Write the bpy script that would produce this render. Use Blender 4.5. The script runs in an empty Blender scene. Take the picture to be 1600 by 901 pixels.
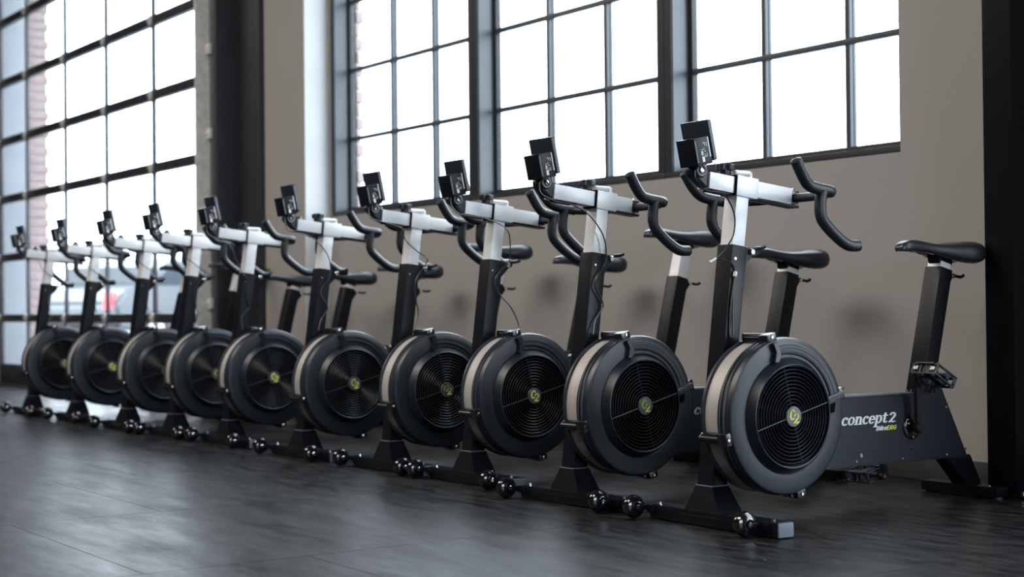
import bpy, bmesh, math, random
from mathutils import Vector, Matrix
random.seed(7)
PI = math.pi
SC = bpy.context.scene
COL = SC.collection

# ------------------------------------------------------------------ camera
F_PX, PW = 2400.0, 1600.0
yaw = math.atan(1660 / F_PX); roll = .010; pitch = .0121
CAM = Vector((3.035, -2.694, .58))
Fw = Vector((-math.cos(yaw), math.sin(yaw), 0)); Rw = Vector((math.sin(yaw), math.cos(yaw), 0)); Uw = Vector((0, 0, 1))
F2 = Fw * math.cos(pitch) + Uw * math.sin(pitch); U2 = Uw * math.cos(pitch) - Fw * math.sin(pitch)
R3 = Rw * math.cos(roll) - U2 * math.sin(roll); U3 = U2 * math.cos(roll) + Rw * math.sin(roll)
cd = bpy.data.cameras.new('camera'); cam = bpy.data.objects.new('camera', cd); COL.objects.link(cam)
cd.sensor_width = 36; cd.lens = 36 * F_PX / PW
m4 = Matrix.Identity(4)
for i in range(3):
    m4[i][0] = R3[i]; m4[i][1] = U3[i]; m4[i][2] = -F2[i]; m4[i][3] = CAM[i]
cam.matrix_world = m4
cd.clip_start = .05; cd.clip_end = 400
cd.dof.use_dof = True; cd.dof.focus_distance = 4.2; cd.dof.aperture_fstop = 3.2
SC.camera = cam

# ------------------------------------------------------------------ world, lights, exposure
W = bpy.data.worlds.new('world'); SC.world = W; W.use_nodes = True
bg = W.node_tree.nodes['Background']; bg.inputs[0].default_value = (.82, .895, 1, 1); bg.inputs[1].default_value = 6.8
SC.view_settings.view_transform = 'Standard'; SC.view_settings.look = 'None'
SC.view_settings.gamma = 1; SC.view_settings.use_curve_mapping = False
SC.view_settings.exposure = 0.75

def area(name, loc, direction, sx, sy, power, color, portal=False):
    l = bpy.data.lights.new(name, 'AREA'); l.shape = 'RECTANGLE'; l.size = sx; l.size_y = sy
    l.energy = power; l.color = color
    o = bpy.data.objects.new(name, l); COL.objects.link(o); o.location = loc
    o.rotation_euler = Vector(direction).to_track_quat('-Z', 'Y').to_euler()
    if portal: l.cycles.is_portal = True
    return o
area('portal_window', (-2.45, 1.55, 2.1), (0, -1, 0), 4.1, 2.0, 1, (1, 1, 1), True)
area('portal_garage_door', (-7.6, 1.2, 1.9), (0, -1, 0), 4.2, 3.8, 1, (1, 1, 1), True)
area('portal_side_opening', (1.68, 1.55, 1.6), (0, -1, 0), 1.56, 3.0, 1, (1, 1, 1), True)
area('portal_added_opening', (7.9, -2.4, 2.0), (-1, 0, 0), 3.2, 2.4, 1, (1, 1, 1), True)  # samples daylight from the added opening in the right wall
area('added_fill_light', (-1.5, -3.2, 4.2), (0, .25, -1), 5.0, 1.6, 195, (1.0, .93, .86))  # unseen warm fill, added to brighten the wall and bike fronts
area('added_fill_light', (-7.5, -3.2, 4.2), (0, .25, -1), 4.0, 1.6, 100, (1.0, .93, .86))  # second added fill, towards the far end of the row

# ------------------------------------------------------------------ materials
MATS = {}
def mat(name, color, rough=.5, metal=0., noise=0., nscale=20., bump=0., bscale=60., spec=.5, coat=0., emit=None, rvar=0., stretch=None):
    if name in MATS: return MATS[name]
    m = bpy.data.materials.new(name); m.use_nodes = True; nt = m.node_tree; b = nt.nodes['Principled BSDF']
    b.inputs['Base Color'].default_value = (*color, 1); b.inputs['Roughness'].default_value = rough
    b.inputs['Metallic'].default_value = metal; b.inputs['Specular IOR Level'].default_value = spec
    b.inputs['Coat Weight'].default_value = coat; b.inputs['Coat Roughness'].default_value = .15
    tc = nt.nodes.new('ShaderNodeTexCoord'); src = tc.outputs['Object']
    if stretch:
        mp = nt.nodes.new('ShaderNodeMapping'); mp.inputs['Scale'].default_value = stretch
        nt.links.new(src, mp.inputs[0]); src = mp.outputs[0]
    n = nt.nodes.new('ShaderNodeTexNoise'); n.inputs['Scale'].default_value = nscale; n.inputs['Detail'].default_value = 5
    nt.links.new(src, n.inputs['Vector'])
    if noise > 0:
        r = nt.nodes.new('ShaderNodeValToRGB'); cr = r.color_ramp
        cr.elements[0].position = .3; cr.elements[1].position = .7
        cr.elements[0].color = (*[c * (1 - noise) for c in color], 1); cr.elements[1].color = (*[min(1, c * (1 + noise)) for c in color], 1)
        nt.links.new(n.outputs['Fac'], r.inputs[0]); nt.links.new(r.outputs[0], b.inputs['Base Color'])
    if rvar > 0:
        mr = nt.nodes.new('ShaderNodeMapRange'); mr.inputs['From Min'].default_value = .3; mr.inputs['From Max'].default_value = .7
        mr.inputs['To Min'].default_value = max(0, rough - rvar); mr.inputs['To Max'].default_value = min(1, rough + rvar)
        nt.links.new(n.outputs['Fac'], mr.inputs[0]); nt.links.new(mr.outputs[0], b.inputs['Roughness'])
    if bump > 0:
        n2 = nt.nodes.new('ShaderNodeTexNoise'); n2.inputs['Scale'].default_value = bscale; n2.inputs['Detail'].default_value = 4
        nt.links.new(src, n2.inputs['Vector'])
        bp = nt.nodes.new('ShaderNodeBump'); bp.inputs['Strength'].default_value = bump; bp.inputs['Distance'].default_value = .01
        nt.links.new(n2.outputs['Fac'], bp.inputs['Height']); nt.links.new(bp.outputs[0], b.inputs['Normal'])
    if emit:
        b.inputs['Emission Color'].default_value = (*emit[0], 1); b.inputs['Emission Strength'].default_value = emit[1]
    MATS[name] = m; return m

def glass_mat():
    m = bpy.data.materials.new('window_glass'); m.use_nodes = True; nt = m.node_tree; nt.nodes.clear()
    o = nt.nodes.new('ShaderNodeOutputMaterial'); mx = nt.nodes.new('ShaderNodeMixShader')
    t = nt.nodes.new('ShaderNodeBsdfTransparent'); t.inputs[0].default_value = (.96, .985, .985, 1)
    g = nt.nodes.new('ShaderNodeBsdfGlossy'); g.inputs['Roughness'].default_value = .03
    lw = nt.nodes.new('ShaderNodeLayerWeight'); pw = nt.nodes.new('ShaderNodeMath'); pw.operation = 'POWER'; pw.inputs[1].default_value = 5
    fr = nt.nodes.new('ShaderNodeMath'); fr.operation = 'MULTIPLY_ADD'; fr.inputs[1].default_value = .9; fr.inputs[2].default_value = .04
    nt.links.new(lw.outputs['Facing'], pw.inputs[0]); nt.links.new(pw.outputs[0], fr.inputs[0]); nt.links.new(fr.outputs[0], mx.inputs[0]); nt.links.new(t.outputs[0], mx.inputs[1]); nt.links.new(g.outputs[0], mx.inputs[2])
    nt.links.new(mx.outputs[0], o.inputs[0]); return m
M_GLASS = glass_mat()
M_STEEL = mat('black_powder_coat', (.004, .005, .007), .33, spec=.22, noise=.15, nscale=40, bump=.05, bscale=700)
M_FRAMEPANEL = mat('satin_black_panel', (.009, .013, .020), .42, spec=.3, noise=.1, nscale=12, bump=.04, bscale=600)
M_PLASTIC = mat('black_moulded_plastic', (.006, .010, .016), .40, noise=.12, nscale=25, bump=.06, bscale=500)
M_RIB = mat('gloss_black_plastic', (.008, .008, .010), .22, noise=.1)
M_DARK = mat('dark_interior', (.0015, .0015, .002), .8, noise=.1, spec=.05)
M_GRILLE = mat('grille_plastic', (.018, .021, .026), .36, noise=.1, spec=.35)
M_RUBBER = mat('black_rubber_grip', (.010, .013, .018), .42, noise=.15, nscale=60, bump=.1, bscale=800)
M_ALU = mat('brushed_aluminium', (.70, .71, .72), .38, metal=.25, noise=.05, nscale=30, bump=.05, bscale=200, stretch=(1, .05, 1))
M_SCREEN = mat('silver_perforated_screen', (.36, .345, .33), .5, metal=.25, noise=.06, nscale=15, bump=.08, bscale=900)
M_CHROME = mat('bright_bolt', (.85, .86, .88), .18, metal=1., noise=.03)
M_CHROMEBLK = mat('gloss_black_wheel', (.006, .006, .008), .08, noise=.1, coat=.5)
M_CAP = mat('grey_plastic_cap', (.12, .14, .17), .5, noise=.1)
M_WHITE = mat('white_print', (.85, .86, .87), .5, noise=.02)
M_YEL = mat('yellow_green_print', (.74, .78, .14), .5, noise=.02)
M_BADGE = mat('badge_grey', (.06, .065, .07), .35, noise=.05)
M_SADDLE = mat('black_saddle_vinyl', (.014, .016, .020), .32, noise=.1, nscale=50, bump=.08, bscale=400)
M_CABLE = mat('black_cable', (.008, .008, .009), .35, noise=.1)
M_WALL = mat('taupe_plaster', (.275, .264, .250), .85, noise=.03, nscale=1.6, bump=.12, bscale=180)
M_WALLLIT = mat('lit_side_tone', (.50, .525, .53), .6, noise=.03, nscale=4, bump=.06, bscale=150)  # paler wall tone, side light on the pilaster put into the colour
M_BASE = mat('dark_baseboard', (.03, .028, .028), .6, noise=.15)
M_WINFRAME = mat('slate_blue_black_frame', (.038, .050, .062), .38, noise=.1, nscale=8, bump=.03, bscale=300)
M_WINDARK = mat('charcoal_frame_edge', (.010, .012, .015), .55, noise=.1, nscale=8)
M_COLUMN = mat('black_steel_column', (.003, .0035, .005), .35, spec=.15, noise=.15, nscale=6, bump=.05, bscale=120)
M_GALV = mat('galvanised_track', (.62, .62, .60), .45, metal=.2, noise=.15, nscale=30)
M_DOORRAIL = mat('anodised_dark_rail', (.040, .042, .048), .35, metal=.3, noise=.15, nscale=20)
M_CEIL = mat('dark_ceiling', (.02, .02, .02), .9, noise=.1)
M_WALLDARK = mat('far_wall_paint', (.035, .035, .037), .85, noise=.08, nscale=2, bump=.05)
M_BRICK = mat('red_brick', (.31, .235, .225), .85, noise=.25, nscale=9, bump=.3, bscale=80)
M_MORTAR = mat('pale_mortar', (.34, .33, .325), .9, noise=.1)
M_JAMB = mat('grey_metal_jamb', (.25, .265, .29), .6, noise=.05, nscale=3)
M_ASPHALT = mat('pale_concrete_paving', (.20, .21, .22), .9, noise=.1, nscale=.5, bump=.1)
M_CARW = mat('pale_car_paint', (.18, .20, .21), .3, noise=.03, coat=.5)
M_CARG = mat('grey_car_paint', (.11, .125, .135), .3, noise=.03, coat=.5)
M_CARGLASS = mat('car_glass', (.05, .06, .07), .1, noise=.05)
M_TAIL = mat('red_tail_lamp', (.8, .05, .06), .3, noise=.05, emit=((1, .18, .22), 1.0))
M_TYRE = mat('tyre_rubber', (.02, .02, .02), .8, noise=.2)

def floor_mat_material():
    m = bpy.data.materials.new('black_rubber_floor'); m.use_nodes = True; nt = m.node_tree; b = nt.nodes['Principled BSDF']; L = nt.links.new; b.inputs['IOR'].default_value = 1.24; b.inputs['Specular IOR Level'].default_value = .5
    tc = nt.nodes.new('ShaderNodeTexCoord')
    geo = nt.nodes.new('ShaderNodeNewGeometry')
    def noise(scale, detail, vec, rough=.6):
        n = nt.nodes.new('ShaderNodeTexNoise'); n.inputs['Scale'].default_value = scale; n.inputs['Detail'].default_value = detail
        n.inputs['Roughness'].default_value = rough; L(vec, n.inputs['Vector']); return n.outputs['Fac']
    def rng(src, a, b_, c, d):
        r = nt.nodes.new('ShaderNodeMapRange'); L(src, r.inputs[0])
        for k, v in zip(('From Min', 'From Max', 'To Min', 'To Max'), (a, b_, c, d)): r.inputs[k].default_value = v
        return r.outputs[0]
    P = geo.outputs['Position']
    mp = nt.nodes.new('ShaderNodeMapping'); mp.inputs['Scale'].default_value = (1, 4, 1); mp.inputs['Rotation'].default_value = (0, 0, .5); L(P, mp.inputs[0])
    big = noise(2.2, 6, mp.outputs[0]); scuff = noise(7, 8, mp.outputs[0], .75); fine = noise(420, 2, P)
    ramp = nt.nodes.new('ShaderNodeValToRGB'); ramp.color_ramp.elements[0].position = .42; ramp.color_ramp.elements[1].position = .72
    ramp.color_ramp.elements[0].color = (.003, .0031, .0036, 1); ramp.color_ramp.elements[1].color = (.040, .042, .047, 1); L(scuff, ramp.inputs[0])
    vor = nt.nodes.new('ShaderNodeTexVoronoi'); vor.inputs['Scale'].default_value = 9; L(P, vor.inputs['Vector'])
    dot = nt.nodes.new('ShaderNodeMath'); dot.operation = 'LESS_THAN'; dot.inputs[1].default_value = .022; L(vor.outputs['Distance'], dot.inputs[0])
    mix = nt.nodes.new('ShaderNodeMix'); mix.data_type = 'RGBA'; L(dot.outputs[0], mix.inputs['Factor']); L(ramp.outputs[0], mix.inputs[6]); mix.inputs[7].default_value = (.45, .46, .45, 1)
    L(mix.outputs[2], b.inputs['Base Color'])
    L(rng(big, .3, .7, .28, .46), b.inputs['Roughness'])
    bp = nt.nodes.new('ShaderNodeBump'); bp.inputs['Strength'].default_value = .10; bp.inputs['Distance'].default_value = .001; L(fine, bp.inputs['Height'])
    bp2 = nt.nodes.new('ShaderNodeBump'); bp2.inputs['Strength'].default_value = .05; bp2.inputs['Distance'].default_value = .004; L(scuff, bp2.inputs['Height'])
    L(bp.outputs[0], b.inputs['Normal']); return m
M_FLOOR = floor_mat_material()

# ------------------------------------------------------------------ mesh helpers
class MB:
    def __init__(s): s.bm = bmesh.new()
    def _face(s, vs):
        try: s.bm.faces.new(vs)
        except ValueError: pass
    def box(s, x0, x1, y0, y1, z0, z1, M=None, bev=0., seg=2):
        t = bmesh.new()
        bmesh.ops.create_cube(t, size=1)
        for v in t.verts:
            v.co = Vector(((x0 + x1) / 2 + v.co.x * (x1 - x0), (y0 + y1) / 2 + v.co.y * (y1 - y0), (z0 + z1) / 2 + v.co.z * (z1 - z0)))
        if bev > 0: bmesh.ops.bevel(t, geom=t.edges[:], offset=bev, segments=seg, affect='EDGES', profile=.7)
        s.merge(t, M); return s
    def merge(s, t, M=None):
        mp = {}
        for v in t.verts: mp[v] = s.bm.verts.new(M @ v.co if M else v.co)
        for f in t.faces: s._face([mp[v] for v in f.verts])
        t.free()
    def prism(s, pts, x0, x1, bev=0.):            # polygon in (y, z), extruded along x
        t = bmesh.new()
        a = [t.verts.new((x0, p[0], p[1])) for p in pts]; b = [t.verts.new((x1, p[0], p[1])) for p in pts]
        t.faces.new(a[::-1]); t.faces.new(b)
        n = len(pts)
        for i in range(n): t.faces.new([a[i], a[(i + 1) % n], b[(i + 1) % n], b[i]])
        bmesh.ops.recalc_face_normals(t, faces=t.faces[:])
        if bev > 0: bmesh.ops.bevel(t, geom=t.edges[:], offset=bev, segments=2, affect='EDGES')
        s.merge(t); return s
    def frustum(s, base, top):                      # each (x0,x1,y0,y1,z)
        def q(r): x0, x1, y0, y1, z = r; return [s.bm.verts.new(p) for p in ((x0, y0, z), (x1, y0, z), (x1, y1, z), (x0, y1, z))]
        a, b = q(base), q(top); s._face(a[::-1]); s._face(b)
        for i in range(4): s._face([a[i], a[(i + 1) % 4], b[(i + 1) % 4], b[i]])
        return s
    def lathe(s, prof, cy, cz, n=64, a0=0, a1=2 * PI, M=None):   # axis x; prof list (x, r)
        full = abs(a1 - a0 - 2 * PI) < 1e-6; cnt = n if full else n + 1
        rings = []
        for x, r in prof:
            if r < 1e-5: v = s.bm.verts.new((x, cy, cz)); rings.append([v] * cnt)
            else: rings.append([s.bm.verts.new((x, cy + r * math.cos(a0 + (a1 - a0) * i / n), cz + r * math.sin(a0 + (a1 - a0) * i / n))) for i in range(cnt)])
        for k in range(len(rings) - 1):
            for i in range(n):
                j = (i + 1) % cnt if full else i + 1
                vs = []
                for v in (rings[k][i], rings[k][j], rings[k + 1][j], rings[k + 1][i]):
                    if v not in vs: vs.append(v)
                if len(vs) > 2: s._face(vs)
        if not full:
            for e in (0, -1): s._face([r[e] for r in rings][::(1 if e else -1)])
        return s
    def cyl(s, p0, p1, r, n=16, r1=None, bev=0.):
        p0, p1 = Vector(p0), Vector(p1); d = (p1 - p0); L = d.length; d.normalize()
        u = d.orthogonal().normalized(); w = d.cross(u); r1 = r if r1 is None else r1
        prof = [(0, 0), (0, r), (L, r1), (L, 0)]
        if bev > 0: prof = [(0, 0), (0, r - bev), (bev, r), (L - bev, r1), (L, r1 - bev), (L, 0)]
        rings = []
        for t, q in prof:
            c = p0 + d * t
            rings.append([s.bm.verts.new(c)] * n if q < 1e-6 else [s.bm.verts.new(c + (u * math.cos(2 * PI * i / n) + w * math.sin(2 * PI * i / n)) * q) for i in range(n)])
        for k in range(len(rings) - 1):
            for i in range(n):
                j = (i + 1) % n; vs = []
                for v in (rings[k][i], rings[k][j], rings[k + 1][j], rings[k + 1][i]):
                    if v not in vs: vs.append(v)
                if len(vs) > 2: s._face(vs)
        return s
    def tube(s, pts, r, n=10, sub=6, smooth=True, rr=None):
        P = [Vector(p) for p in pts]
        if smooth and len(P) > 2:
            Q = []
            for i in range(len(P) - 1):
                a = P[max(i - 1, 0)]; b = P[i]; c = P[i + 1]; d = P[min(i + 2, len(P) - 1)]
                for k in range(sub):
                    t = k / sub; t2 = t * t; t3 = t2 * t
                    Q.append(.5 * ((2 * b) + (c - a) * t + (2 * a - 5 * b + 4 * c - d) * t2 + (3 * b - a - 3 * c + d) * t3))
            Q.append(P[-1]); P = Q
        T = [(P[min(i + 1, len(P) - 1)] - P[max(i - 1, 0)]).normalized() for i in range(len(P))]
        u = T[0].orthogonal().normalized(); rings = []
        for i, p in enumerate(P):
            u = (u - T[i] * u.dot(T[i])).normalized(); w = T[i].cross(u)
            q = r if rr is None else rr(i / (len(P) - 1))
            rings.append([s.bm.verts.new(p + (u * math.cos(2 * PI * k / n) + w * math.sin(2 * PI * k / n)) * q) for k in range(n)])
        for a, b in zip(rings, rings[1:]):
            for k in range(n): s._face([a[k], a[(k + 1) % n], b[(k + 1) % n], b[k]])
        for ring, p, sg in ((rings[0], P[0] - T[0] * r * .35, -1), (rings[-1], P[-1] + T[-1] * r * .35, 1)):
            c = s.bm.verts.new(p)
            for k in range(n):
                q = [ring[k], ring[(k + 1) % n], c]; s._face(q if sg > 0 else q[::-1])
        return s
    def ring(s, cx, cy, cz, R, r, n=56, m=4):       # torus, axis x
        rows = []
        for i in range(n):
            a = 2 * PI * i / n
            rows.append([s.bm.verts.new((cx + r * math.sin(2 * PI * k / m), cy + (R + r * math.cos(2 * PI * k / m)) * math.cos(a), cz + (R + r * math.cos(2 * PI * k / m)) * math.sin(a))) for k in range(m)])
        for i in range(n):
            for k in range(m): s._face([rows[i][k], rows[i][(k + 1) % m], rows[(i + 1) % n][(k + 1) % m], rows[(i + 1) % n][k]])
        return s
    def poly(s, pts3): s._face([s.bm.verts.new(p) for p in pts3]); return s
    def build(s, name, m, parent=None, smooth=True, loc=None, angle=35, recalc=True):
        if recalc: bmesh.ops.recalc_face_normals(s.bm, faces=s.bm.faces[:])
        me = bpy.data.meshes.new(name); s.bm.to_mesh(me); s.bm.free(); me.materials.append(m)
        if smooth:
            for p in me.polygons: p.use_smooth = True
            me.set_sharp_from_angle(angle=math.radians(angle))
        o = bpy.data.objects.new(name, me); COL.objects.link(o)
        if parent: o.parent = parent
        if loc: o.location = loc
        return o

def empty(name, loc=(0, 0, 0), rz=0):
    o = bpy.data.objects.new(name, None); COL.objects.link(o); o.location = loc; o.rotation_euler = (0, 0, rz); o.empty_display_size = .1; return o
def tag(o, label=None, cat=None, group=None, kind=None):
    if label: o['label'] = label
    if cat: o['category'] = cat
    if group: o['group'] = group
    if kind: o['kind'] = kind
    return o
def copy_tree(o, parent=None):
    c = o.copy(); COL.objects.link(c); c.parent = parent
    for ch in list(o.children): copy_tree(ch, c)
    return c
def inst(me, name, loc, parent, rot=None):
    o = bpy.data.objects.new(name, me); COL.objects.link(o); o.location = loc; o.parent = parent
    if rot: o.rotation_euler = rot
    return o

# ------------------------------------------------------------------ lettering: broad-nib strokes
def hull(P):
    P = sorted(set(P))
    def half(Q):
        h = []
        for p in Q:
            while len(h) > 1 and (h[-1][0] - h[-2][0]) * (p[1] - h[-2][1]) - (h[-1][1] - h[-2][1]) * (p[0] - h[-2][0]) <= 0: h.pop()
            h.append(p)
        return h
    a = half(P); b = half(P[::-1]); return a[:-1] + b[:-1]
def arc(cx, cy, rx, ry, d0, d1, n=14):
    return [(cx + rx * math.cos(math.radians(d0 + (d1 - d0) * i / n)), cy + ry * math.sin(math.radians(d0 + (d1 - d0) * i / n))) for i in range(n + 1)]
GL = {
 'c': ([arc(.42, .5, .30, .46, 50, 310), arc(.60, .78, .04, .05, 0, 300, 6)], .80),
 'o': ([arc(.44, .5, .32, .46, 0, 360, 22)], .92),
 'n': ([[(.12, .96), (.22, .96), (.22, .04)], [(.08, .04), (.36, .04)], [(.22, .6)] + arc(.50, .62, .24, .33, 150, 0, 8) + [(.74, .04)], [(.62, .04), (.9, .04)]], 1.0),
 'e': ([[(.14, .52), (.70, .52)], arc(.42, .5, .30, .46, 0, 318)], .86),
 'p': ([[(.08, .96), (.2, .96), (.2, -.42)], [(.04, -.42), (.38, -.42)], arc(.48, .5, .30, .46, 150, -150, 16)], .95),
 't': ([[(.30, 1.22), (.28, .3)] + arc(.46, .25, .18, .20, 180, 330, 7), [(.08, .93), (.58, .93)]], .72),
 '2': ([arc(.40, .85, .26, .30, 170, -40, 12) + [(.10, .06)], [(.10, .08), (.34, .14), (.52, .03), (.72, .10)]], .9),
 'C2C': ([arc(.40, .62, .27, .56, 52, 312), arc(.58, 1.0, .05, .07, 0, 330, 6)], 1),
 'C22': ([arc(.92, .42, .24, .30, 170, -40, 12) + [(.66, -.36)], [(.66, -.34), (.86, -.24), (1.02, -.40), (1.22, -.26)]], 1),
 'B': ([[(.12, 0), (.12, 1.3)], [(.12, 1.3)] + arc(.42, .98, .26, .32, 90, -90, 8) + [(.12, .66)], [(.12, .66)] + arc(.46, .34, .28, .33, 90, -90, 8) + [(.12, 0)]], .95),
 'i': ([[(.12, 0), (.12, .92)], [(.12, 1.26), (.12, 1.3)]], .38),
 'k': ([[(.12, 0), (.12, 1.3)], [(.6, .92), (.2, .46), (.62, 0)]], .8),
 'E': ([[(.7, 0), (.12, 0), (.12, 1.3), (.7, 1.3)], [(.12, .66), (.62, .66)]], .92),
 'R': ([[(.12, 0), (.12, 1.3)] + arc(.44, .97, .26, .33, 90, -90, 8) + [(.12, .64)], [(.4, .62), (.72, 0)]], .95),
 'G': ([arc(.46, .65, .36, .65, 50, 350, 16) + [(.82, .6), (.5, .6)]], 1.0),
}
def letters(keys, x0, size, nx, ny, shear=0., track=0., y0=0.):
    """list of 2-D polygons for a run of glyphs; nib half-axes nx, ny in glyph units"""
    out = []; x = x0
    for k in keys:
        if k == ' ': x += .5 * size; continue
        strokes, adv = GL[k]
        for st in strokes:
            nib = [(nx * math.cos(a * PI / 5), ny * math.sin(a * PI / 5)) for a in range(10)]
            segs = list(zip(st, st[1:]))
            for p, q in segs:
                h = hull([(round(p[0] + a, 5), round(p[1] + b, 5)) for a, b in nib] + [(round(q[0] + a, 5), round(q[1] + b, 5)) for a, b in nib])
                out.append([(x + (u + shear * v) * size, y0 + v * size) for u, v in h])
        x += (adv + track) * size
    return out, x
def build_letters(name, polys, X, y0, z0, m, parent, xs=1.):
    mb = MB()
    for pl in polys:
        mb.poly([(X, y0 + u * xs, z0 + v) for u, v in pl])
    me_o = mb.build(name, m, parent, smooth=False, recalc=False)
    return me_o

# ------------------------------------------------------------------ the building
# floor: rubber mats, each its own part
slab = MB().box(-14, 8, -8.2, 1.45, -.14, -.012).build('floor', mat('sub_floor', (.01, .01, .011), .8, noise=.1), smooth=False); tag(slab, kind='structure')
MX, MY, GAP = .98, 1.22, .0022
mt = MB().box(0, MX - GAP, 0, MY - GAP, -.012, 0); tile0 = mt.build('rubber_mat', M_FLOOR, slab, smooth=False)
first = True
rows = {0: -1.435, 1: -1.035}
for i in range(-13, 7):
    x = -.22 - MX + i * MX
    base = {0: -1.435, 1: -1.035, -1: -1.0}.get(i, -1.435 + ((i * 37) % 10) * .122)
    j0 = math.ceil((-8.2 - base) / MY - 1)
    for j in range(j0, 4):
        y = base + j * MY
        if y > 1.2 or y < -8.2 or x < -14 or x + MX > 8.05: continue
        if y + MY > 1.45:
            o = MB().box(0, MX - GAP, 0, 1.44 - y, -.012, 0).build('rubber_mat', M_FLOOR, slab, smooth=False, loc=(x, y, 0)); continue
        if first: tile0.location = (x, y, 0); first = False
        else: inst(tile0.data, 'rubber_mat', (x, y, 0), slab)

WY, WT = 1.30, 1.45
ZS, ZT = 1.086, 3.08          # window opening bottom / top
XL, XR = -4.475, -.446
wb = MB()
wb.box(-5.0, .60, WY, WT, 0, ZS); wb.box(-5.0, XL, WY, WT, ZS, ZT); wb.box(XR, .60, WY, WT, ZS, ZT); wb.box(-5.0, .60, WY, WT, ZT, 4.4)
wb.box(.60, .9, WY, WT, 0, 4.4); wb.box(.9, 2.52, WY, WT, 3.1, 4.4); wb.box(2.52, 8, WY, WT, 0, 4.4)
wb.box(-14, -5.0, 1.06, WT, 3.9, 4.4); wb.box(-14, -9.62, 1.06, 1.22, 0, 3.9)
tag(wb.build('wall_back', M_WALL, smooth=False), kind='structure')
tag(MB().box(-14.2, -14, -8.4, 1.45, 0, 4.4).build('wall_left', M_WALLDARK, smooth=False), kind='structure')
tag(MB().box(8, 8.2, -8.4, -4.0, 0, 4.4).box(8, 8.2, -.8, 1.45, 0, 4.4).box(8, 8.2, -4.0, -.8, 3.2, 4.4).box(8, 8.2, -4.0, -.8, 0, .8).build('wall_right', M_WALLDARK, smooth=False), kind='structure')  # unseen opening added so daylight brightens the bikes' right-hand sides
tag(MB().box(-14, 8, -8.4, -8.2, 0, 4.4).build('wall_front', M_WALLDARK, smooth=False), kind='structure')
tag(MB().box(-14.2, 8.2, -8.4, 1.6, 4.4, 4.55).build('ceiling', M_CEIL, smooth=False), kind='structure')
tag(MB().box(-4.5, .60, WY - .014, WY, 0, .075, bev=.003).build('baseboard_back', M_BASE), kind='structure')
# pilaster; thin paler sheet stands for the light on its side
pil = MB().box(-5.0, -4.507, 1.15, WY - .001, 0, 4.4).build('trim_1', M_WALL, smooth=False); tag(pil, kind='structure')
MB().box(-4.5065, -4.497, 1.151, WY - .002, 0, 4.4, bev=.001).build('lit_side_sheet', M_WALLLIT, pil, smooth=False)

# windows
def window(n, x0, x1, vx, rails, left_post, right_post, full_left):
    mb = MB()
    zb = ZS
    # box frame: bottom, top, jambs (deep channel)
    mb.box(x0, x1, WY + .001, WT - .02, zb, zb + .024, bev=.002); mb.box(x0, x1, WY + .001, WT - .02, ZT - .03, ZT, bev=.002)
    mb.box(x0, x0 + left_post, WY + .001, WT - .03, zb + .024, ZT - .03, bev=.002)
    if right_post > 0: mb.box(x1 - right_post, x1, WY + .001, WT - .03, zb + .024, ZT - .03, bev=.002)
    fr = mb.build('window_%d' % n, M_WINDARK); tag(fr, kind='structure')
    a = x0 + left_post; b = x1 - right_post
    # thin bluer sheet on the left jamb, daylight put into its colour
    MB().box(a, a + .003, WY + .008, 1.405, zb + .024, ZT - .03).build('lit_jamb_sheet', M_WINFRAME, fr, smooth=False)
    # sash frame at glass plane
    G0, G1 = 1.392, 1.422
    s = MB()
    s.box(a, a + .024, G0, G1, zb + .024, ZT - .03, bev=.002); s.box(b - .02, b, G0, G1, zb + .024, ZT - .03, bev=.002)
    s.box(a + .024, b - .02, G0, G1, zb + .024, zb + .05, bev=.002); s.box(a + .024, b - .02, G0, G1, ZT - .05, ZT - .03, bev=.002)
    s.build('sash_frame', M_WINDARK, fr)
    for vxx in vx:
        MB().box(vxx - .011, vxx + .011, G0 + .004, G0 + .020, zb + .05, ZT - .05, bev=.002).build('mullion_bar', M_WINFRAME, fr)
        MB().box(vxx - .009, vxx + .009, G0 + .026, G0 + .040, zb + .05, ZT - .05, bev=.002).build('outer_bar', M_WINFRAME, fr)
    for z in rails:
        MB().box(a + .024, b - .02, G0 + .002, G0 + .022, z - .011, z + .011, bev=.002).build('cross_bar', M_WINFRAME, fr)
    xs = [a + .024] + list(vx) + [b - .02]; zs = [zb + .05] + list(rails) + [ZT - .05]
    for p, q in zip(xs, xs[1:]):
        for u, v in zip(zs, zs[1:]):
            MB().box(p + .001, q - .001, G0 + .0215, G0 + .0245, u + .001, v - .001).build('pane', M_GLASS, fr, smooth=False)
    return fr
RZ = (1.512, 1.890, 2.268, 2.646)
window(1, XL, -3.052, (-3.978, -3.562), RZ, .030, .041, True)
window(2, -3.050, -1.659, (-2.576, -2.156), RZ, .040, .043, True)
window(3, -1.657, XR, (-1.190, -.767), RZ, .044, .004, True)

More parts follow.
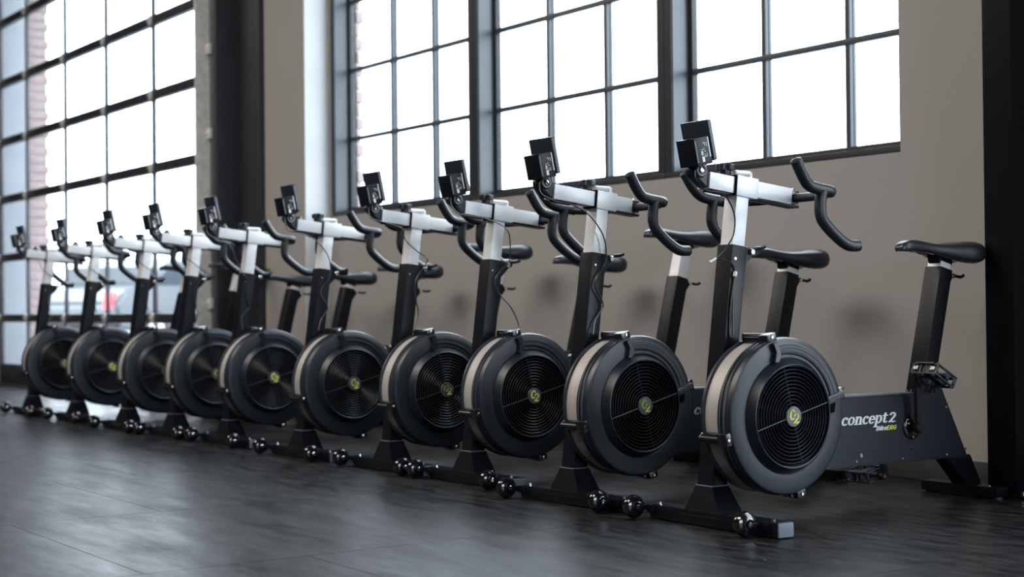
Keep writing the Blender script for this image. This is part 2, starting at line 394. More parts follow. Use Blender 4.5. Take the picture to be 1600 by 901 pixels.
# sectional glazed garage door, left
DY = 1.0
door = MB().box(-9.61, -5.50, DY - .02, DY + .02, 3.80, 3.88, bev=.004).build('door_1', M_DOORRAIL); tag(door, kind='structure')
sx = [-9.60, -8.91, -8.01, -7.16, -6.30, -5.53]
dz = [.10, .535, 1.02, 1.49, 1.955, 2.43, 2.92, 3.40, 3.84]
for k, z in enumerate(dz[:-1]):
    h = .035 if k else .075
    MB().box(-9.61, -5.50, DY - .018, DY + .022, z - h + (.0 if k else -.02), z + h - .008, bev=.005).build('rail', M_DOORRAIL, door)
for k, x in enumerate(sx):
    w = .014 if 0 < k < len(sx) - 1 else .022
    for u, v in zip(dz, dz[1:]):
        MB().box(x - w, x + w, DY - .010, DY + .014, u + .024, v - .036, bev=.003).build('stile', M_DOORRAIL if k < 5 else M_WINDARK, door)
        if k < len(sx) - 1:
            MB().box(x + w, sx[k + 1] - w, DY + .002, DY + .006, u + .024, v - .036).build('pane', M_GLASS, door, smooth=False)
hg = MB(); hg.box(-.022, .022, -.006, .006, -.028, .028, bev=.003); hg.cyl((-.03, -.008, 0), (.03, -.008, 0), .006, 8)
h0 = hg.build('hinge', M_GALV, door, loc=(sx[1], DY - .024, dz[1])); fh = True
for x in sx[:-1]:
    for z in dz[1:-1]:
        if fh: fh = False; h0.location = (x, DY - .024, z); continue
        inst(h0.data, 'hinge', (x, DY - .024, z), door)
# galvanised vertical track with brackets
trk = MB(); trk.box(-5.475, -5.462, DY - .075, DY + .03, 0, 3.9, bev=.002); trk.box(-5.462, -5.43, DY + .02, DY + .03, 0, 3.9)
to = trk.build('trim_2', M_GALV); tag(to, kind='structure')
MB().box(-5.428, -5.385, DY - .0, DY + .03, 0, 3.9, bev=.003).build('angle_bracket', mat('dull_angle_steel', (.10, .10, .10), .5, metal=.4, noise=.2), to)
for z in (.62, 1.12, 1.62, 2.12, 2.62, 3.12, 3.62):
    b = MB().box(-5.44, -5.39, DY - .02, DY + .0, z - .03, z + .03, bev=.003).build('track_bracket', M_GALV, to)
    MB().cyl((-5.42, DY - .02, z), (-5.42, DY - .032, z), .010, 8).build('bolt', M_GALV, b)
# black steel column
colm = MB(); colm.box(-5.385, -5.30, 1.00, 1.16, 0, 4.4, bev=.002); colm.box(-5.31, -5.005, 1.12, 1.29, 0, 4.4, bev=.004); colm.box(-5.30, -5.285, .98, 1.13, 0, 4.4, bev=.002)
tag(colm.build('trim_3', mat('charcoal_painted_column', (.016, .019, .024), .5, noise=.15, nscale=6, bump=.05, bscale=120)), kind='structure')
# second sectional door, right of the frame (closed panes, same make)
door2 = MB().box(.91, 2.51, 1.36, 1.40, 3.02, 3.09, bev=.004).build('door_2', M_DOORRAIL); tag(door2, kind='structure')
for k in range(7):
    z = .06 + k * .48
    MB().box(.91, 2.51, 1.36, 1.40, z - .03, z + .03, bev=.004).build('rail', M_DOORRAIL, door2)
for k in range(3):
    x = .93 + k * .78
    MB().box(x - .014, x + .014, 1.37, 1.39, 0, 3.02, bev=.003).build('stile', M_DOORRAIL, door2)
    if k < 2: MB().box(x + .014, x + .766, 1.378, 1.382, .09, 3.02).build('pane', M_GLASS, door2, smooth=False)

# exterior: jamb, brick piers, paving, cars
tag(MB().box(-9.66, -9.615, 1.02, 1.215, 0, 3.9, bev=.003).build('door_jamb', M_JAMB), kind='structure')
def brick_pier(name, x1, y0, y1, ztop, bl=.20, zbot=-.05):
    core = MB().box(x1 - .22, x1 - .012, y0 + .004, y1 - .014, zbot, ztop).build(name, M_MORTAR, smooth=False); tag(core, kind='structure')
    t = MB().box(-.205, 0, 0, y1 - y0, 0, .062, bev=.004, seg=1); b0 = t.build('brick', M_BRICK, core, loc=(x1, y0, zbot)); f = True
    t = MB().box(-.205, 0, 0, (y1 - y0) - .022, 0, .062, bev=.004, seg=1); b1 = t.build('brick', M_BRICK, core, loc=(x1 - .002, y0, zbot + .074)); z = zbot + .148; k = 0
    while z < ztop - .06:
        inst((b0 if k % 2 == 0 else b1).data, 'brick', (x1 - random.uniform(0, .006), y0 + random.uniform(-.002, .004), z), core); z += .074; k += 1
    return core
brick_pier('brick_pier', -9.615, 1.235, 1.40, 3.9)
brick_pier('brick_pier', -4.462, 1.455, 1.50, 3.2)
tag(MB().box(-90, 60, 1.62, 90, -.20, -.06).box(8.2, 60, -60, 1.62, -.20, -.06).build('paving', M_ASPHALT, smooth=False), kind='structure')

def car(x, y, rz, paint, label, lift=0):
    r = empty('car', (x, y, -.06), rz)
    prof = [(-2.2, .35), (-2.25, .75), (-2.05, .95), (-1.55, 1.0), (-.95, 1.42), (.55, 1.45), (1.35, 1.02), (2.0, .92), (2.2, .70), (2.22, .35)]
    def P(pr, x0, x1, bev):
        return MB().prism(pr, x0, x1, bev)
    P(prof, -.85, .85, .06).build('body', paint, r)
    P([(-1.42, 1.02), (-.92, 1.36), (.50, 1.38), (1.18, 1.03)], -.862, .862, .01).build('window_band', M_CARGLASS, r)
    MB().box(-.70, .70, -1.50, -1.0, 1.05, 1.30).build('rear_window', M_CARGLASS, r)
    for yy in (-1.35, 1.40):
        for sxx in (-.86, .70):
            w = MB(); w.lathe([(sxx, 0), (sxx, .30), (sxx + .03, .33), (sxx + .13, .33), (sxx + .16, .30), (sxx + .16, 0)], yy, .33, 24); wo = w.build('wheel', M_TYRE, r)
            xx = sxx - .006 if sxx < 0 else sxx + .155
            MB().lathe([(xx, 0), (xx, .2), (xx + .012, .2), (xx + .012, 0)], yy, .33, 16).build('hub_cap', M_GALV, wo)
    for sxx in (-.80, .55):
        MB().box(sxx + .06, sxx + .19, -2.27, -2.12, .66, .92, bev=.02).build('tail_lamp', M_TAIL, r)
        MB().box(sxx, sxx + .25, 2.12, 2.24, .62, .76, bev=.02).build('head_lamp', M_WHITE, r)
    MB().box(-.8, .8, -2.3, -2.15, .38, .55, bev=.03).build('bumper', M_TYRE, r)
    tag(r, label, 'car', 'cars parked outside the garage door')
    return r
car(-20.2, 6.65, .55, M_CARG, 'grey parked car with a red tail lamp seen through the garage door')
car(-19.0, 9.9, .45, M_CARW, 'pale parked car seen through the rightmost bays of the garage door')
car(-31.0, 6.6, 1.0, M_CARW, 'distant pale car parked outside beyond the leftmost bikes')

# black rack upright at right
up = empty('rack_upright', (.095, 1.185, 0))
MB().box(-.055, .048, -.075, .075, .012, 3.9, bev=.006).build('upright', M_COLUMN, up)
MB().box(-.09, .10, -.095, .11, 0, .012, bev=.003).build('base_plate', M_COLUMN, up)
for dx, dy in ((-.075, -.080), (.08, -.080), (.08, .095)):
    MB().cyl((dx, dy, .012), (dx, dy, .024), .010, 6).build('bolt', M_CHROME, up)
tag(up, 'black square steel rack upright standing against the wall at the right', 'rack')

# ------------------------------------------------------------------ the exercise bike
CXM = -.01
def lerp(a, b, t): return a + (b - a) * t
def slant_box(mb, y0, z0, y1, z1, width, xa, xb, bev=.003):
    """tube along (y0,z0)->(y1,z1) with a square-cut section `width` deep"""
    d = Vector((0, y1 - y0, z1 - z0)); L = d.length; ang = math.atan2(d.y, d.z)
    M = Matrix.Translation((0, y0, z0)) @ Matrix.Rotation(-ang, 4, 'X')
    mb.box(xa, xb, -width / 2, width / 2, 0, L, M=M, bev=bev); return mb
FY, FZ = .172, .289
def make_bike():
    b = empty('exercise_bike')
    # ---- front foot
    fb = MB().box(-.208, .280, .0, .053, .002, .0405, bev=.004).build('front_foot_bar', M_STEEL, b)
    MB().box(.280, .286, .001, .052, .003, .0395, bev=.004).build('end_cap', M_CAP, fb)
    MB().box(-.213, -.208, .001, .052, .003, .0395, bev=.004).build('end_cap', M_CAP, fb)
    MB().frustum((-.076, .074, -.0015, .088, .024), (-.042, .022, .020, .078, .104)).build('foot_gusset', M_STEEL, b, smooth=False)
    MB().box(-.043, .023, .0185, .0795, .104, .1065, bev=.001).build('weld_line', M_CAP, b)
    for x in (.205, -.232):
        w = MB(); w.lathe([(x - .016, .0), (x - .018, .013), (x - .017, .022), (x - .011, .030), (x, .0325), (x + .011, .030), (x + .017, .022), (x + .018, .013), (x + .010, .011), (x + .010, 0)], -.038, .0335, 28)
        wo = w.build('caster_wheel', M_CHROMEBLK, b)
        MB().cyl((x + .010, -.038, .0335), (x + .0225, -.038, .0335), .007, 12, bev=.0015).build('axle_bolt', M_CHROME, wo)
        c = MB(); c.box(x + .0185, x + .0215, -.046, .004, .024, .038, bev=.001); c.box(x + .0185, x + .05, -.006, .0, .018, .038, bev=.001); c.build('caster_bracket', M_STEEL, b)
        MB().cyl((x + .045, .018, .0402), (x + .045, .018, .046), .006, 8).build('bracket_bolt', M_CHROME, b)
    # ---- front post
    slant_box(MB(), .0475, .095, .1305, .7385, .052, -.040, .020, .004).build('front_post', M_STEEL, b)
    MB().cyl((.0195, .112, .703), (.0225, .112, .703), .0035, 10).build('post_rivet', M_CHROME, b)
    slant_box(MB(), .112, .600, .1495, .872, .044, -.034, .014, .003).build('handlebar_post', M_ALU, b)
    # quick-release on post
    q = MB(); q.prism([(.150, .735), (.196, .732), (.200, .718), (.160, .680), (.143, .675)], -.024, .004, .002); ql = q.build('post_clamp', M_STEEL, b)
    MB().cyl((-.03, .186, .722), (.012, .186, .722), .0085, 14, bev=.002).build('clamp_bolt', M_CHROME, ql)
    MB().tube([(.0, .188, .724), (0, .205, .731), (0, .226, .733), (0, .240, .737)], .0055, 8).build('clamp_lever', M_STEEL, ql)
    # ---- fore-aft tube, collar, bar, monitor (slide together)
    slant_box(MB(), .0315, .909, .332, .8755, .0445, -.034, .014, .003).build('fore_aft_tube', M_ALU, b)
    slant_box(MB(), .124, .8987, .2015, .8902, .0555, -.0395, .0195, .004).build('sliding_collar', M_ALU, b)
    slant_box(MB(), .1185, .8993, .1242, .8987, .0550, -.0385, .0185, .001).build('collar_seal', M_DARK, b)
    slant_box(MB(), .203, .8655, .362, .8475, .007, -.030, .010, .001).build('lower_rail', M_STEEL, b)
    slant_box(MB(), .045, .8825, .118, .8745, .004, -.030, .010, .001).build('lower_rail', M_STEEL, b)
    k = MB()
    for i in range(5):
        a = 2 * PI * i / 5; k.cyl((CXM - .010 + .016 * math.cos(a), .118 + .016 * math.sin(a), .940), (CXM - .010 + .016 * math.cos(a), .118 + .016 * math.sin(a), .957), .0095, 10, bev=.002)
    k.cyl((CXM - .010, .118, .925), (CXM - .010, .118, .959), .016, 14, bev=.003); k.build('star_knob', M_PLASTIC, b)
    l = MB(); l.cyl((.004, .128, .934), (.004, .186, .9325), .0065, 12, bev=.002); l.cyl((.004, .184, .935), (.004, .184, .912), .0075, 12, bev=.002)
    l.build('locking_lever', M_ALU, b)
    # handlebar
    hb = MB(); hb.tube([(-.222, .276, .878), (-.205, .292, .872), (-.15, .322, .870), (-.06, .346, .8715), (.04, .346, .8715), (.13, .322, .870), (.185, .292, .872), (.202, .276, .878)], .0125, 14)
    hbo = hb.build('handlebar', M_RUBBER, b)
    for sx_ in (1, -1):
        X = CXM + sx_ * .21; g = MB(); fl = sx_ * .006
        g.tube([(X + fl, .154, .951), (X + fl * .5, .182, .911), (X, .208, .888), (X, .243, .880), (X, .275, .8765), (X - sx_ * .004, .293, .8735)], .0155, 14)
        g.tube([(X, .258, .882), (X, .251, .862), (X, .2475, .836), (X, .2485, .815), (X, .259, .795), (X, .292, .767), (X + fl * .4, .328, .743), (X + fl, .351, .7335), (X + fl, .381, .7335)], .0155, 14)
        g.build('grip', M_RUBBER, hbo)
    c = MB(); slant_box(c, .326, .8765, .362, .8725, .036, -.030, .010, .003); c.build('bar_clamp', M_RIB, b)
    for zz in (.8955, .8515):
        for xx in (-.022, .002):
            MB().cyl((xx, .348, zz - .004), (xx, .348, zz + .005), .0045, 8).build('clamp_screw', M_CHROME, b)
    # monitor arm and monitor
    a = MB(); a.prism([(.034, .932), (.034, .888), (.020, .893), (-.006, .915), (-.010, .940), (.006, .952), (.026, .948)], -.028, .008, .003)
    a.cyl((-.032, .004, .934), (.0125, .004, .934), .020, 22, bev=.003)
    ao = a.build('monitor_arm', M_PLASTIC, b)
    MB().cyl((.012, .004, .934), (.0165, .004, .934), .0075, 14, bev=.002).build('pivot_bolt', M_CHROME, ao)
    MB().ring(.0135, .004, .934, .0145, .0012, 28).build('pivot_ring', M_ALU, ao)
    mon = MB(); ang = -.215
    M = Matrix.Translation((0, .0175, .957)) @ Matrix.Rotation(-ang, 4, 'X')
    mon.box(-.056, .050, -.004, .010, 0, .108, M=M, bev=.004); mo = mon.build('monitor', M_PLASTIC, b)
    h = MB(); h.box(-.024, .047, -.057, -.004, -.006, .066, M=M, bev=.003); ho = h.build('battery_housing', M_STEEL, mo)
    MB().box(-.030, .012, -.030, .004, -.022, -.004, M=M, bev=.003).build('mounting_foot', M_RIB, mo)
    MB().box(.0498, .0512, -.0015, .0085, .005, .103, M=M).build('lit_bezel_side', M_CAP, mo)  # paler grey on this side alone, its light put into the colour
    MB().box(-.050, .044, .0098, .0106, .022, .100, M=M).build('display', M_CAP, mo)
    for kk in range(5): MB().box(-.047 + kk * .019, -.034 + kk * .019, .0098, .012, .006, .015, M=M, bev=.001).build('button', M_BADGE, mo)
    MB().box(.0468, .0476, -.0570, -.0525, .002, .060, M=M).build('housing_edge', M_CAP, ho)
    MB().box(.0468, .0477, -.0115, -.0085, .012, .064, M=M).build('white_strip', M_WHITE, ho)
    MB().box(.0468, .0477, -.0390, -.0310, .002, .016, M=M).build('white_label', M_WHITE, ho)
    g = MB()
    for (u0, u1, v0, v1) in ((-.039, -.036, .019, .030), (-.035, -.033, .019, .030), (-.038, -.032, .033, .0345), (-.028, -.020, .014, .0155), (-.028, -.0265, .014, .022), (-.0215, -.020, .014, .024), (-.028, -.023, .028, .030), (-.029, -.0275, .033, .038), (-.030, -.024, .050, .0515), (-.0245, -.023, .044, .0515), (-.018, -.0165, .040, .052)):
        g.box(.0468, .0474, u0, u1, v0, v1, M=M)
    g.build('side_lettering', M_GALV, ho, smooth=False)
    # ---- fan housing (lathe around the axle)
    MB().lathe([(.036, 0), (.036, .196), (.040, .2055), (.048, .2055), (.050, .198), (.052, .0)], FY, FZ, 72).build('rear_cover', M_PLASTIC, b)
    MB().lathe([(.050, .1985), (.103, .1985), (.103, .190), (.050, .190)], FY, FZ, 72).build('perforated_screen', M_SCREEN, b)
    MB().lathe([(.101, .190), (.101, .2035), (.106, .2060), (.110, .2060), (.113, .2005), (.117, .2005), (.120, .2065), (.126, .2070), (.129, .2025), (.132, .2025), (.134, .2055), (.142, .2050), (.1480, .2015), (.1500, .1950),
                (.1500, .1530), (.1480, .1505), (.1660, .1370), (.1700, .1355), (.1712, .1335), (.1700, .1310), (.1640, .1305), (.1600, .1305), (.1600, .1295), (.130, .1295)], FY, FZ, 80).build('fan_cover', M_PLASTIC, b, angle=28)
    MB().lathe([(.132, .0), (.132, .132)], FY, FZ, 48).build('fan_disc', M_DARK, b)
    bl = MB()
    for i in range(16):
        a_ = 2 * PI * i / 16
        c_, s_ = math.cos(a_), math.sin(a_); c2, s2 = math.cos(a_ + .16), math.sin(a_ + .16)
        bl.poly([(.134, FY + .035 * c_, FZ + .035 * s_), (.134, FY + .122 * c_, FZ + .122 * s_), (.152, FY + .122 * c2, FZ + .122 * s2), (.152, FY + .035 * c2, FZ + .035 * s2)])
    bl.build('fan_blades', M_DARK, b, smooth=False, recalc=False)
    g = MB()
    for i in range(10): g.ring(.1665, FY, FZ, .0355 + i * .0096, .0016)
    go = g.build('grille_rings', M_GRILLE, b)
    tilt = math.radians(14)
    for i in range(4):
        a_ = tilt + i * PI / 2; c_, s_ = math.cos(a_), math.sin(a_)
        MB().cyl((.1672, FY + .027 * c_, FZ + .027 * s_), (.1672, FY + .132 * c_, FZ + .132 * s_), .0015, 6).build('spoke', M_GRILLE, go)
    bd = MB().lathe([(.160, 0), (.160, .026), (.1690, .0275), (.1715, .0260), (.1720, 0)], FY, FZ, 40).build('hub_badge', M_BADGE, b)
    pl, _ = letters(['C2C'], 0, .0225, .115, .07, .08); pl2, _ = letters(['C22'], 0, .0225, .115, .07, .08)
    lt = build_letters('logo', pl + pl2, .1726, FY - .0185, FZ - .0090, M_YEL, bd, 1.22)
    # raised sector + fin + clamps
    s = MB(); A0, A1 = math.radians(16), math.radians(100)
    s.lathe([(.149, .160), (.1525, .161), (.1535, .163), (.1535, .170), (.1525, .171), (.1525, .176), (.1535, .177), (.1535, .185), (.1525, .186), (.1525, .191), (.149, .197)], FY, FZ, 36, A0, A1)
    s.build('raised_sector', M_PLASTIC, b)
    def polar(r, deg): return FY + r * math.cos(math.radians(deg)), FZ + r * math.sin(math.radians(deg))
    fn = MB(); p = [polar(.200, 103), polar(.199, 108), polar(.175, 107), polar(.152, 112), polar(.148, 106), polar(.165, 102)]; fn.prism(p, .145, .163, .001); fn.build('fin', M_RIB, b)
    for deg in (104, 194, 14, 284):
        a_ = math.radians(deg); ca, sa = math.cos(a_), math.sin(a_)
        M = Matrix.Translation((0, FY, FZ)) @ Matrix.Rotation(a_, 4, 'X')      # local +Y is radial
        cl = MB(); cl.box(.046, .122, .198, .216, -.014, .014, M=M, bev=.004); cl.cyl(M @ Vector((.040, .214, 0)), M @ Vector((.120, .214, 0)), .0085, 14, bev=.002)
        cl.box(.112, .146, .196, .222, -.017, .017, M=M, bev=.006)
        co = cl.build('cover_clamp', M_RIB, b)
        MB().cyl(M @ Vector((.143, .213, 0)), M @ Vector((.1485, .213, 0)), .0055, 12, bev=.002).build('clamp_bolt', M_CHROME, co)
    M = Matrix.Translation((0, FY, FZ)) @ Matrix.Rotation(math.radians(14), 4, 'X')
    st = MB(); st.box(.149, .158, .133, .208, -.010, .010, M=M, bev=.002); st.box(.157, .1605, .136, .206, -.0015, .0015, M=M); st.build('cover_strap', M_PLASTIC, b)
    nt_ = MB(); nt_.prism([polar(.150, 8.5), polar(.176, 9.5), polar(.170, 1), polar(.156, 0)], .145, .153, .001); nt_.build('cover_notch', M_DARK, b)
    for r0 in (.140, ):
        dr = MB(); dr.cyl((.10, FY + .03, FZ - .208), (.135, FY + .03, FZ - .208), .008, 8); dr.build('drain_lug', M_RIB, b)
    # ---- main frame
    fp = MB().prism([(.135, .318), (.885, .318), (.893, .370), (.914, .352), (1.041, .116), (.960, .121), (.135, .122)], -.046, .030, .006)
    fpo = fp.build('main_frame', M_FRAMEPANEL, b)
    for (y, z, r) in ((.573, .152, .0068), (.554, .136, .004), (.745, .133, .004), (.937, .132, .004), (1.021, .145, .004), (.937, .273, .004), (.20, .27, .005), (.435, .262, .010)):
        MB().cyl((.029, y, z), (.0325, y, z), r, 12, bev=.001).build('panel_bolt', M_CHROME, fpo)
    MB().cyl((.029, .785, .158), (.0306, .785, .158), .003, 8).build('panel_hole', M_DARK, fpo)
    MB().box(-.036, .020, .14, .80, .3175, .3225, bev=.002).build('top_cover', M_CAP, fpo)
    pl, xe = letters('concept', 0, .0225, .15, .065, .22, .0); pl2, _ = letters('2', xe + .0055, .0240, .16, .065, .15)
    build_letters('lettering', pl + pl2, .0306, .494, .2400, M_WHITE, fpo, 1.375)
    pl, xe = letters('Bike', 0, .0085, .16, .12, .3, .02); build_letters('lettering', pl, .0306, .636, .2195, M_WHITE, fpo, 1.65)
    pl, _ = letters('ERG', xe, .0085, .16, .12, .3, .02); o_ = build_letters('lettering', pl, .0306, .636, .2195, M_YEL, fpo, 1.65); o_['label'] = 'yellow lettering'
    # ---- seat mast
    slant_box(MB(), .868, .310, .9620, .6830, .054, -.040, .020, .004).build('seat_mast', M_STEEL, b)
    for xx in (-.03, -.015, .0, .012): MB().cyl((xx, .838, .320), (xx, .838, .326), .0035, 8).build('mast_bolt', M_CHROME, b)
    q = MB(); q.prism([(.985, .672), (1.012, .668), (1.008, .650), (.972, .610)], -.022, .002, .002); qo = q.build('seat_clamp', M_STEEL, b)
    MB().cyl((-.028, 1.008, .660), (.010, 1.008, .660), .0075, 14, bev=.002).build('clamp_bolt', M_CHROME, qo)
    MB().tube([(0, 1.010, .661), (0, 1.030, .659), (0, 1.048, .657), (0, 1.062, .662)], .005, 8).build('clamp_lever', M_STEEL, qo)
    # seat post + saddle (raised together)
    slant_box(MB(), .9121, .485, .9663, .7000, .046, -.0345, .0145, .003).build('seat_post', M_ALU, b)
    c = MB(); c.prism([(.937, .699), (.996, .688), (1.000, .704), (.990, .722), (.935, .722)], -.032, .012, .003); c.prism([(.925, .717), (.905, .742), (.99, .742), (.995, .717)], -.02, .0, .002)
    c.build('saddle_clamp', M_STEEL, b)
    rl = MB()
    for sx_ in (-1, 1): rl.tube([(CXM + sx_ * .008, .842, .742), (CXM + sx_ * .020, .90, .727), (CXM + sx_ * .022, .98, .724), (CXM + sx_ * .030, 1.04, .738)], .0035, 8)
    rl.build('saddle_rails', M_CHROME, b)
    secs = [(.784, .011, .744, .732), (.790, .019, .755, .729), (.806, .025, .765, .730), (.84, .027, .769, .730), (.88, .030, .763, .727), (.92, .037, .757, .720), (.96, .050, .756, .709), (1.00, .067, .761, .697), (1.035, .079, .767, .691), (1.065, .083, .768, .691), (1.090, .076, .764, .698), (1.106, .058, .755, .710), (1.114, .024, .745, .726)]
    s = MB(); rings = []
    NP = 18
    for (y, w, zt, zb) in secs:
        r = []
        for i in range(NP):
            a_ = 2 * PI * i / NP; cx_, sz_ = math.cos(a_), math.sin(a_)
            zc = zt - (zt - zb) * .55
            X = CXM + w * math.copysign(abs(cx_) ** .8, cx_)
            Z = zc + ((zt - zc) * sz_ ** .7 if sz_ >= 0 else 0)
            if sz_ < 0: Z = zc - (zc - zb) * (abs(sz_) ** .5) * (1 if abs(cx_) > .3 else .55)
            if sz_ > .9: Z -= .004 * min(1, w / .06)
            r.append(s.bm.verts.new((X, y, Z)))
        rings.append(r)
    for p_, q_ in zip(rings, rings[1:]):
        for i in range(NP): s._face([p_[i], p_[(i + 1) % NP], q_[(i + 1) % NP], q_[i]])
    s._face(rings[0]); s._face(rings[-1][::-1])
    so = s.build('saddle', M_SADDLE, b, angle=70)
    sm = so.modifiers.new('sub', 'SUBSURF'); sm.levels = 1; sm.render_levels = 2
    # ---- cranks and pedals
    CY, CZ = .785, .222
    MB().lathe([(.030, 0), (.030, .036), (.034, .036), (.036, .033), (.036, .024), (.040, .022), (.040, 0)], CY, CZ, 32).build('crank_disc', M_CHROMEBLK, b)
    for dg in (60, 130, 200, 270, 340):
        MB().cyl((.0355, CY + .029 * math.cos(math.radians(dg)), CZ + .029 * math.sin(math.radians(dg))), (.0375, CY + .029 * math.cos(math.radians(dg)), CZ + .029 * math.sin(math.radians(dg))), .003, 8).build('disc_bolt', M_CHROME, b)
    def crank(sd, top):
        X = .058 if sd > 0 else -.074
        ca = MB(); dz_ = .150 if top else -.150; y1 = CY - .008
        ca.prism([(CY - .015, CZ - (.014 if top else -.014)), (CY + .015, CZ - (.014 if top else -.014)), (y1 + .010, CZ + dz_), (y1 - .010, CZ + dz_)], X - .006, X + .006, .003)
        ca.cyl((X - .009, CY, CZ), (X + .009, CY, CZ), .017, 18, bev=.003); ca.cyl((X - .008, y1, CZ + dz_), (X + .008, y1, CZ + dz_), .012, 14, bev=.002)
        if sd > 0: ca.cyl((.036, CY, CZ), (X, CY, CZ), .012, 14)
        else: ca.cyl((-.046, CY, CZ), (X, CY, CZ), .012, 14)
        co = ca.build('crank_arm', M_RIB, b)
        MB().cyl((X + .006, y1, CZ + dz_), (X + .0095, y1, CZ + dz_), .006, 8).build('pedal_axle', M_CHROME, co)
        px = X + sd * .062
        M = Matrix.Translation((px, y1, CZ + dz_ + .002)) @ Matrix.Rotation(math.radians(-30 if top else 10), 4, 'X')
        p = MB()
        for yy in (-.045, .039):
            for zz in (-.017, .012): p.box(-.046, .046, yy, yy + .006, zz, zz + .005, M=M, bev=.001)
        for xx in (-.046, .039):
            for zz in (-.017, .012): p.box(xx, xx + .007, -.040, .040, zz, zz + .005, M=M, bev=.001)
        for xx in (-.046, -.017, .012, .040):
            for yy in (-.045, .039): p.box(xx, xx + .006, yy, yy + .006, -.014, .014, M=M, bev=.001)
        p.box(-.012, .014, -.040, .040, -.012, .012, M=M, bev=.002)
        p.cyl(M @ Vector((-.055, 0, 0)), M @ Vector((.050, 0, 0)), .009, 12)
        for yy in (-.041, .041): p.box(-.030, .030, yy - .010, yy + .010, .012, .0172, M=M, bev=.001)
        po = p.build('pedal', M_PLASTIC, b)
        for xx in (-.038, 0, .038):
            for yy in (-.041, .041): MB().cyl(M @ Vector((xx, yy, -.021)), M @ Vector((xx, yy, .021)), .0022, 6).build('pedal_pin', M_CHROME, po)
        for xx in (-.03, .03): MB().box(xx - .008, xx + .008, -.0465, -.0455, -.005, .005, M=M).build('pedal_reflector', M_CHROME, po)
    crank(1, True); crank(-1, False)
    # ---- rear foot
    MB().prism([(.950, .125), (1.062, .125), (1.112, .034), (1.040, .034)], -.036, .018, .003).build('rear_strut', M_STEEL, b)
    rb = MB().box(-.150, .130, 1.035, 1.090, .006, .036, bev=.004).build('rear_foot_bar', M_STEEL, b)
    for xx in (-.130, .110): MB().cyl((xx, 1.062, .0), (xx, 1.062, .008), .020, 16, r1=.017).build('levelling_foot', M_RUBBER, rb)
    for xx in (.072, .092, -.045): MB().cyl((xx, 1.050, .035), (xx, 1.050, .0400), .0045, 8).build('bar_bolt', M_CHROME, rb)
    return b

SLIDE_AX = Vector((0, .3005, -.0335)).normalized()
SEAT_AX = Vector((0, .2437, .9698))
SLIDERS = ('fore_aft_tube', 'lower_rail', 'handlebar', 'bar_clamp', 'clamp_screw', 'monitor_arm', 'monitor')
RISERS = ('seat_post', 'saddle_clamp', 'saddle_rails', 'saddle')
proto = make_bike()
# X, Y, yaw, slide of bar, seat lift
SPEC = [(0, 0, 0, 0, 0), (-.588, -.011, .034, -.066, .0), (-1.231, .052, .015, -.020, .098), (-1.753, .044, .012, -.028, .015), (-2.397, .025, .01, -.020, .088),
        (-3.127, .038, 0, -.040, .02), (-3.664, .010, .03, -.056, .0), (-4.195, -.018, .04, -.054, .0), (-4.964, -.007, .02, -.040, .09), (-5.658, -.027, .01, -.020, .09)]
LABELS = ['nearest and rightmost exercise bike, its lettered side frame, pedal and low saddle in full view',
          'second exercise bike from the right, low saddle seen behind the nearest bike',
          'third exercise bike from the right, saddle raised on a long bare silver post',
          'fourth exercise bike from the right, below the left edge of the middle window',
          'fifth exercise bike from the right, monitor overlapping the left side of the leftmost big window',
          'sixth exercise bike from the right, monitor in front of the bright pilaster side',
          'seventh exercise bike from the right, monitor in front of the black steel column',
          'third exercise bike from the left end of the row, before the garage door',
          'second exercise bike from the left end of the row, in front of the garage door',
          'leftmost and farthest exercise bike in the row, before the glazed garage door']
def cable(bk, pts, name='sensor_cable', r=.0022, m=None):
    return MB().tube([(p[2] if len(p) > 2 else .030, p[0], p[1]) for p in pts], r, 7, 5).build(name, m or M_CABLE, bk)
bikes = []
for i, (x, y, rz, sl, lift) in enumerate(SPEC):
    bk = proto if i == 0 else copy_tree(proto)
    bikes.append(bk)
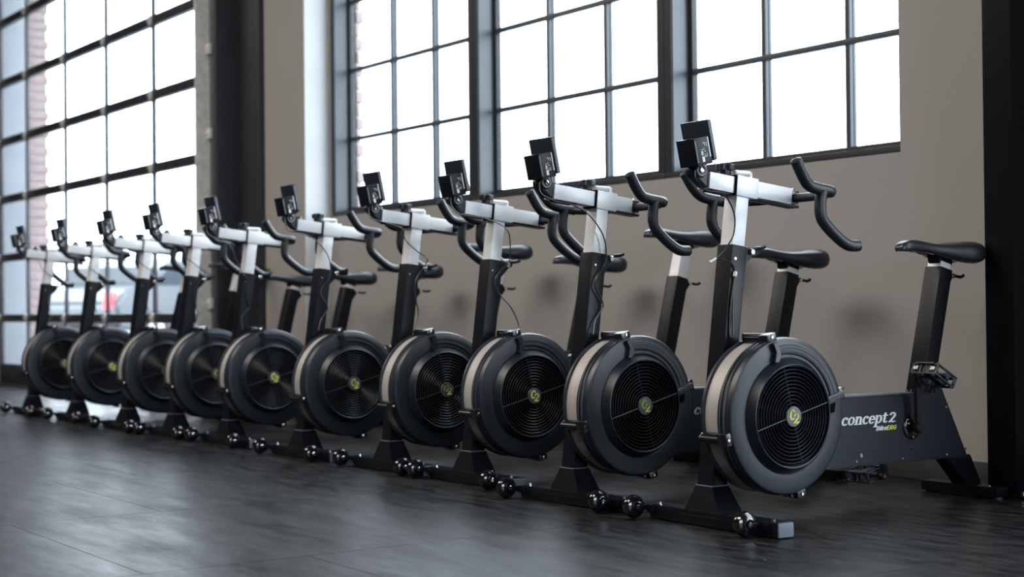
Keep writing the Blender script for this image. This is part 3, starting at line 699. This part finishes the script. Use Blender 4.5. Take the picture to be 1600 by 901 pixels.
for i, (x, y, rz, sl, lift) in enumerate(SPEC):
    bk = bikes[i]; bk.location = (x, y, 0); bk.rotation_euler = (0, 0, rz)
    tag(bk, LABELS[i], 'exercise bike', 'exercise bikes in a row along the windows')
    for ch in bk.children:
        nm = ch.name.split('.')[0]
        if nm in SLIDERS: ch.location = SLIDE_AX * sl
        elif nm in RISERS: ch.location = SEAT_AX * lift
    s = sl
    if i == 0:
        cable(bk, [(.012, .936, .017), (-.004, .948, .020), (-.022, .937, .024), (-.030, .915, .026), (-.015, .893, .026), (.005, .880, .026), (.058, .873, .030), (.083, .854), (.103, .815), (.098, .766), (.068, .727), (.030, .702, .036)])
        cable(bk, [(.030, .702, .036), (.007, .692, .036)], 'cable_plug', .0032, M_GALV)
        cable(bk, [(.049, .702, .0), (.052, .700, .028), (.079, .698, .026), (.100, .688, .024), (.108, .668, .0235), (.100, .633, .0235), (.090, .573, .0235), (.086, .506, .0235), (.092, .490, .03)])
        cable(bk, [(.108, .668, .0265), (.104, .655, .0265)], 'cable_connector', .0055, M_GALV)
        cable(bk, [(.104, .655, .0245), (.098, .600, .0245), (.097, .540, .0245), (.092, .493, .03)])
    elif i == 2:
        cable(bk, [(-.012, .936, .017), (-.030, .950, .02), (-.052, .940, .024), (-.05, .91, .026), (-.016, .885, .03), (.08, .874, .032), (.165, .842), (.18, .783), (.174, .733), (.134, .697), (.116, .665), (.131, .626), (.18, .579), (.21, .525), (.190, .497, .06)])
    elif i in (1, 4):
        cable(bk, [(s + .008, .936, .017), (s - .012, .950, .02), (s - .030, .935, .024), (s - .025, .905, .026), (-.03, .884, .026), (.018, .878, .03), (.079, .852), (.133, .795), (.147, .738), (.139, .700), (.11, .667), (.104, .633), (.133, .584), (.103, .539), (.086, .497, .04)])
    elif i == 5:
        cable(bk, [(s + .008, .936, .017), (s - .012, .950, .02), (s - .030, .935, .024), (s - .02, .900, .026), (.03, .860), (.06, .80), (.09, .74), (.115, .71, .024), (.11, .64, .0235), (.125, .59, .0235), (.09, .55, .0235), (.086, .497, .04)])
    else:
        cable(bk, [(s + .008, .936, .017), (s - .012, .950, .02), (s - .030, .935, .024), (s - .02, .900, .026), (.03, .880, .03), (.075, .865), (.09, .824), (.143, .783), (.178, .763), (.178, .744), (.129, .675), (.133, .605), (.141, .559), (.112, .500, .05)])
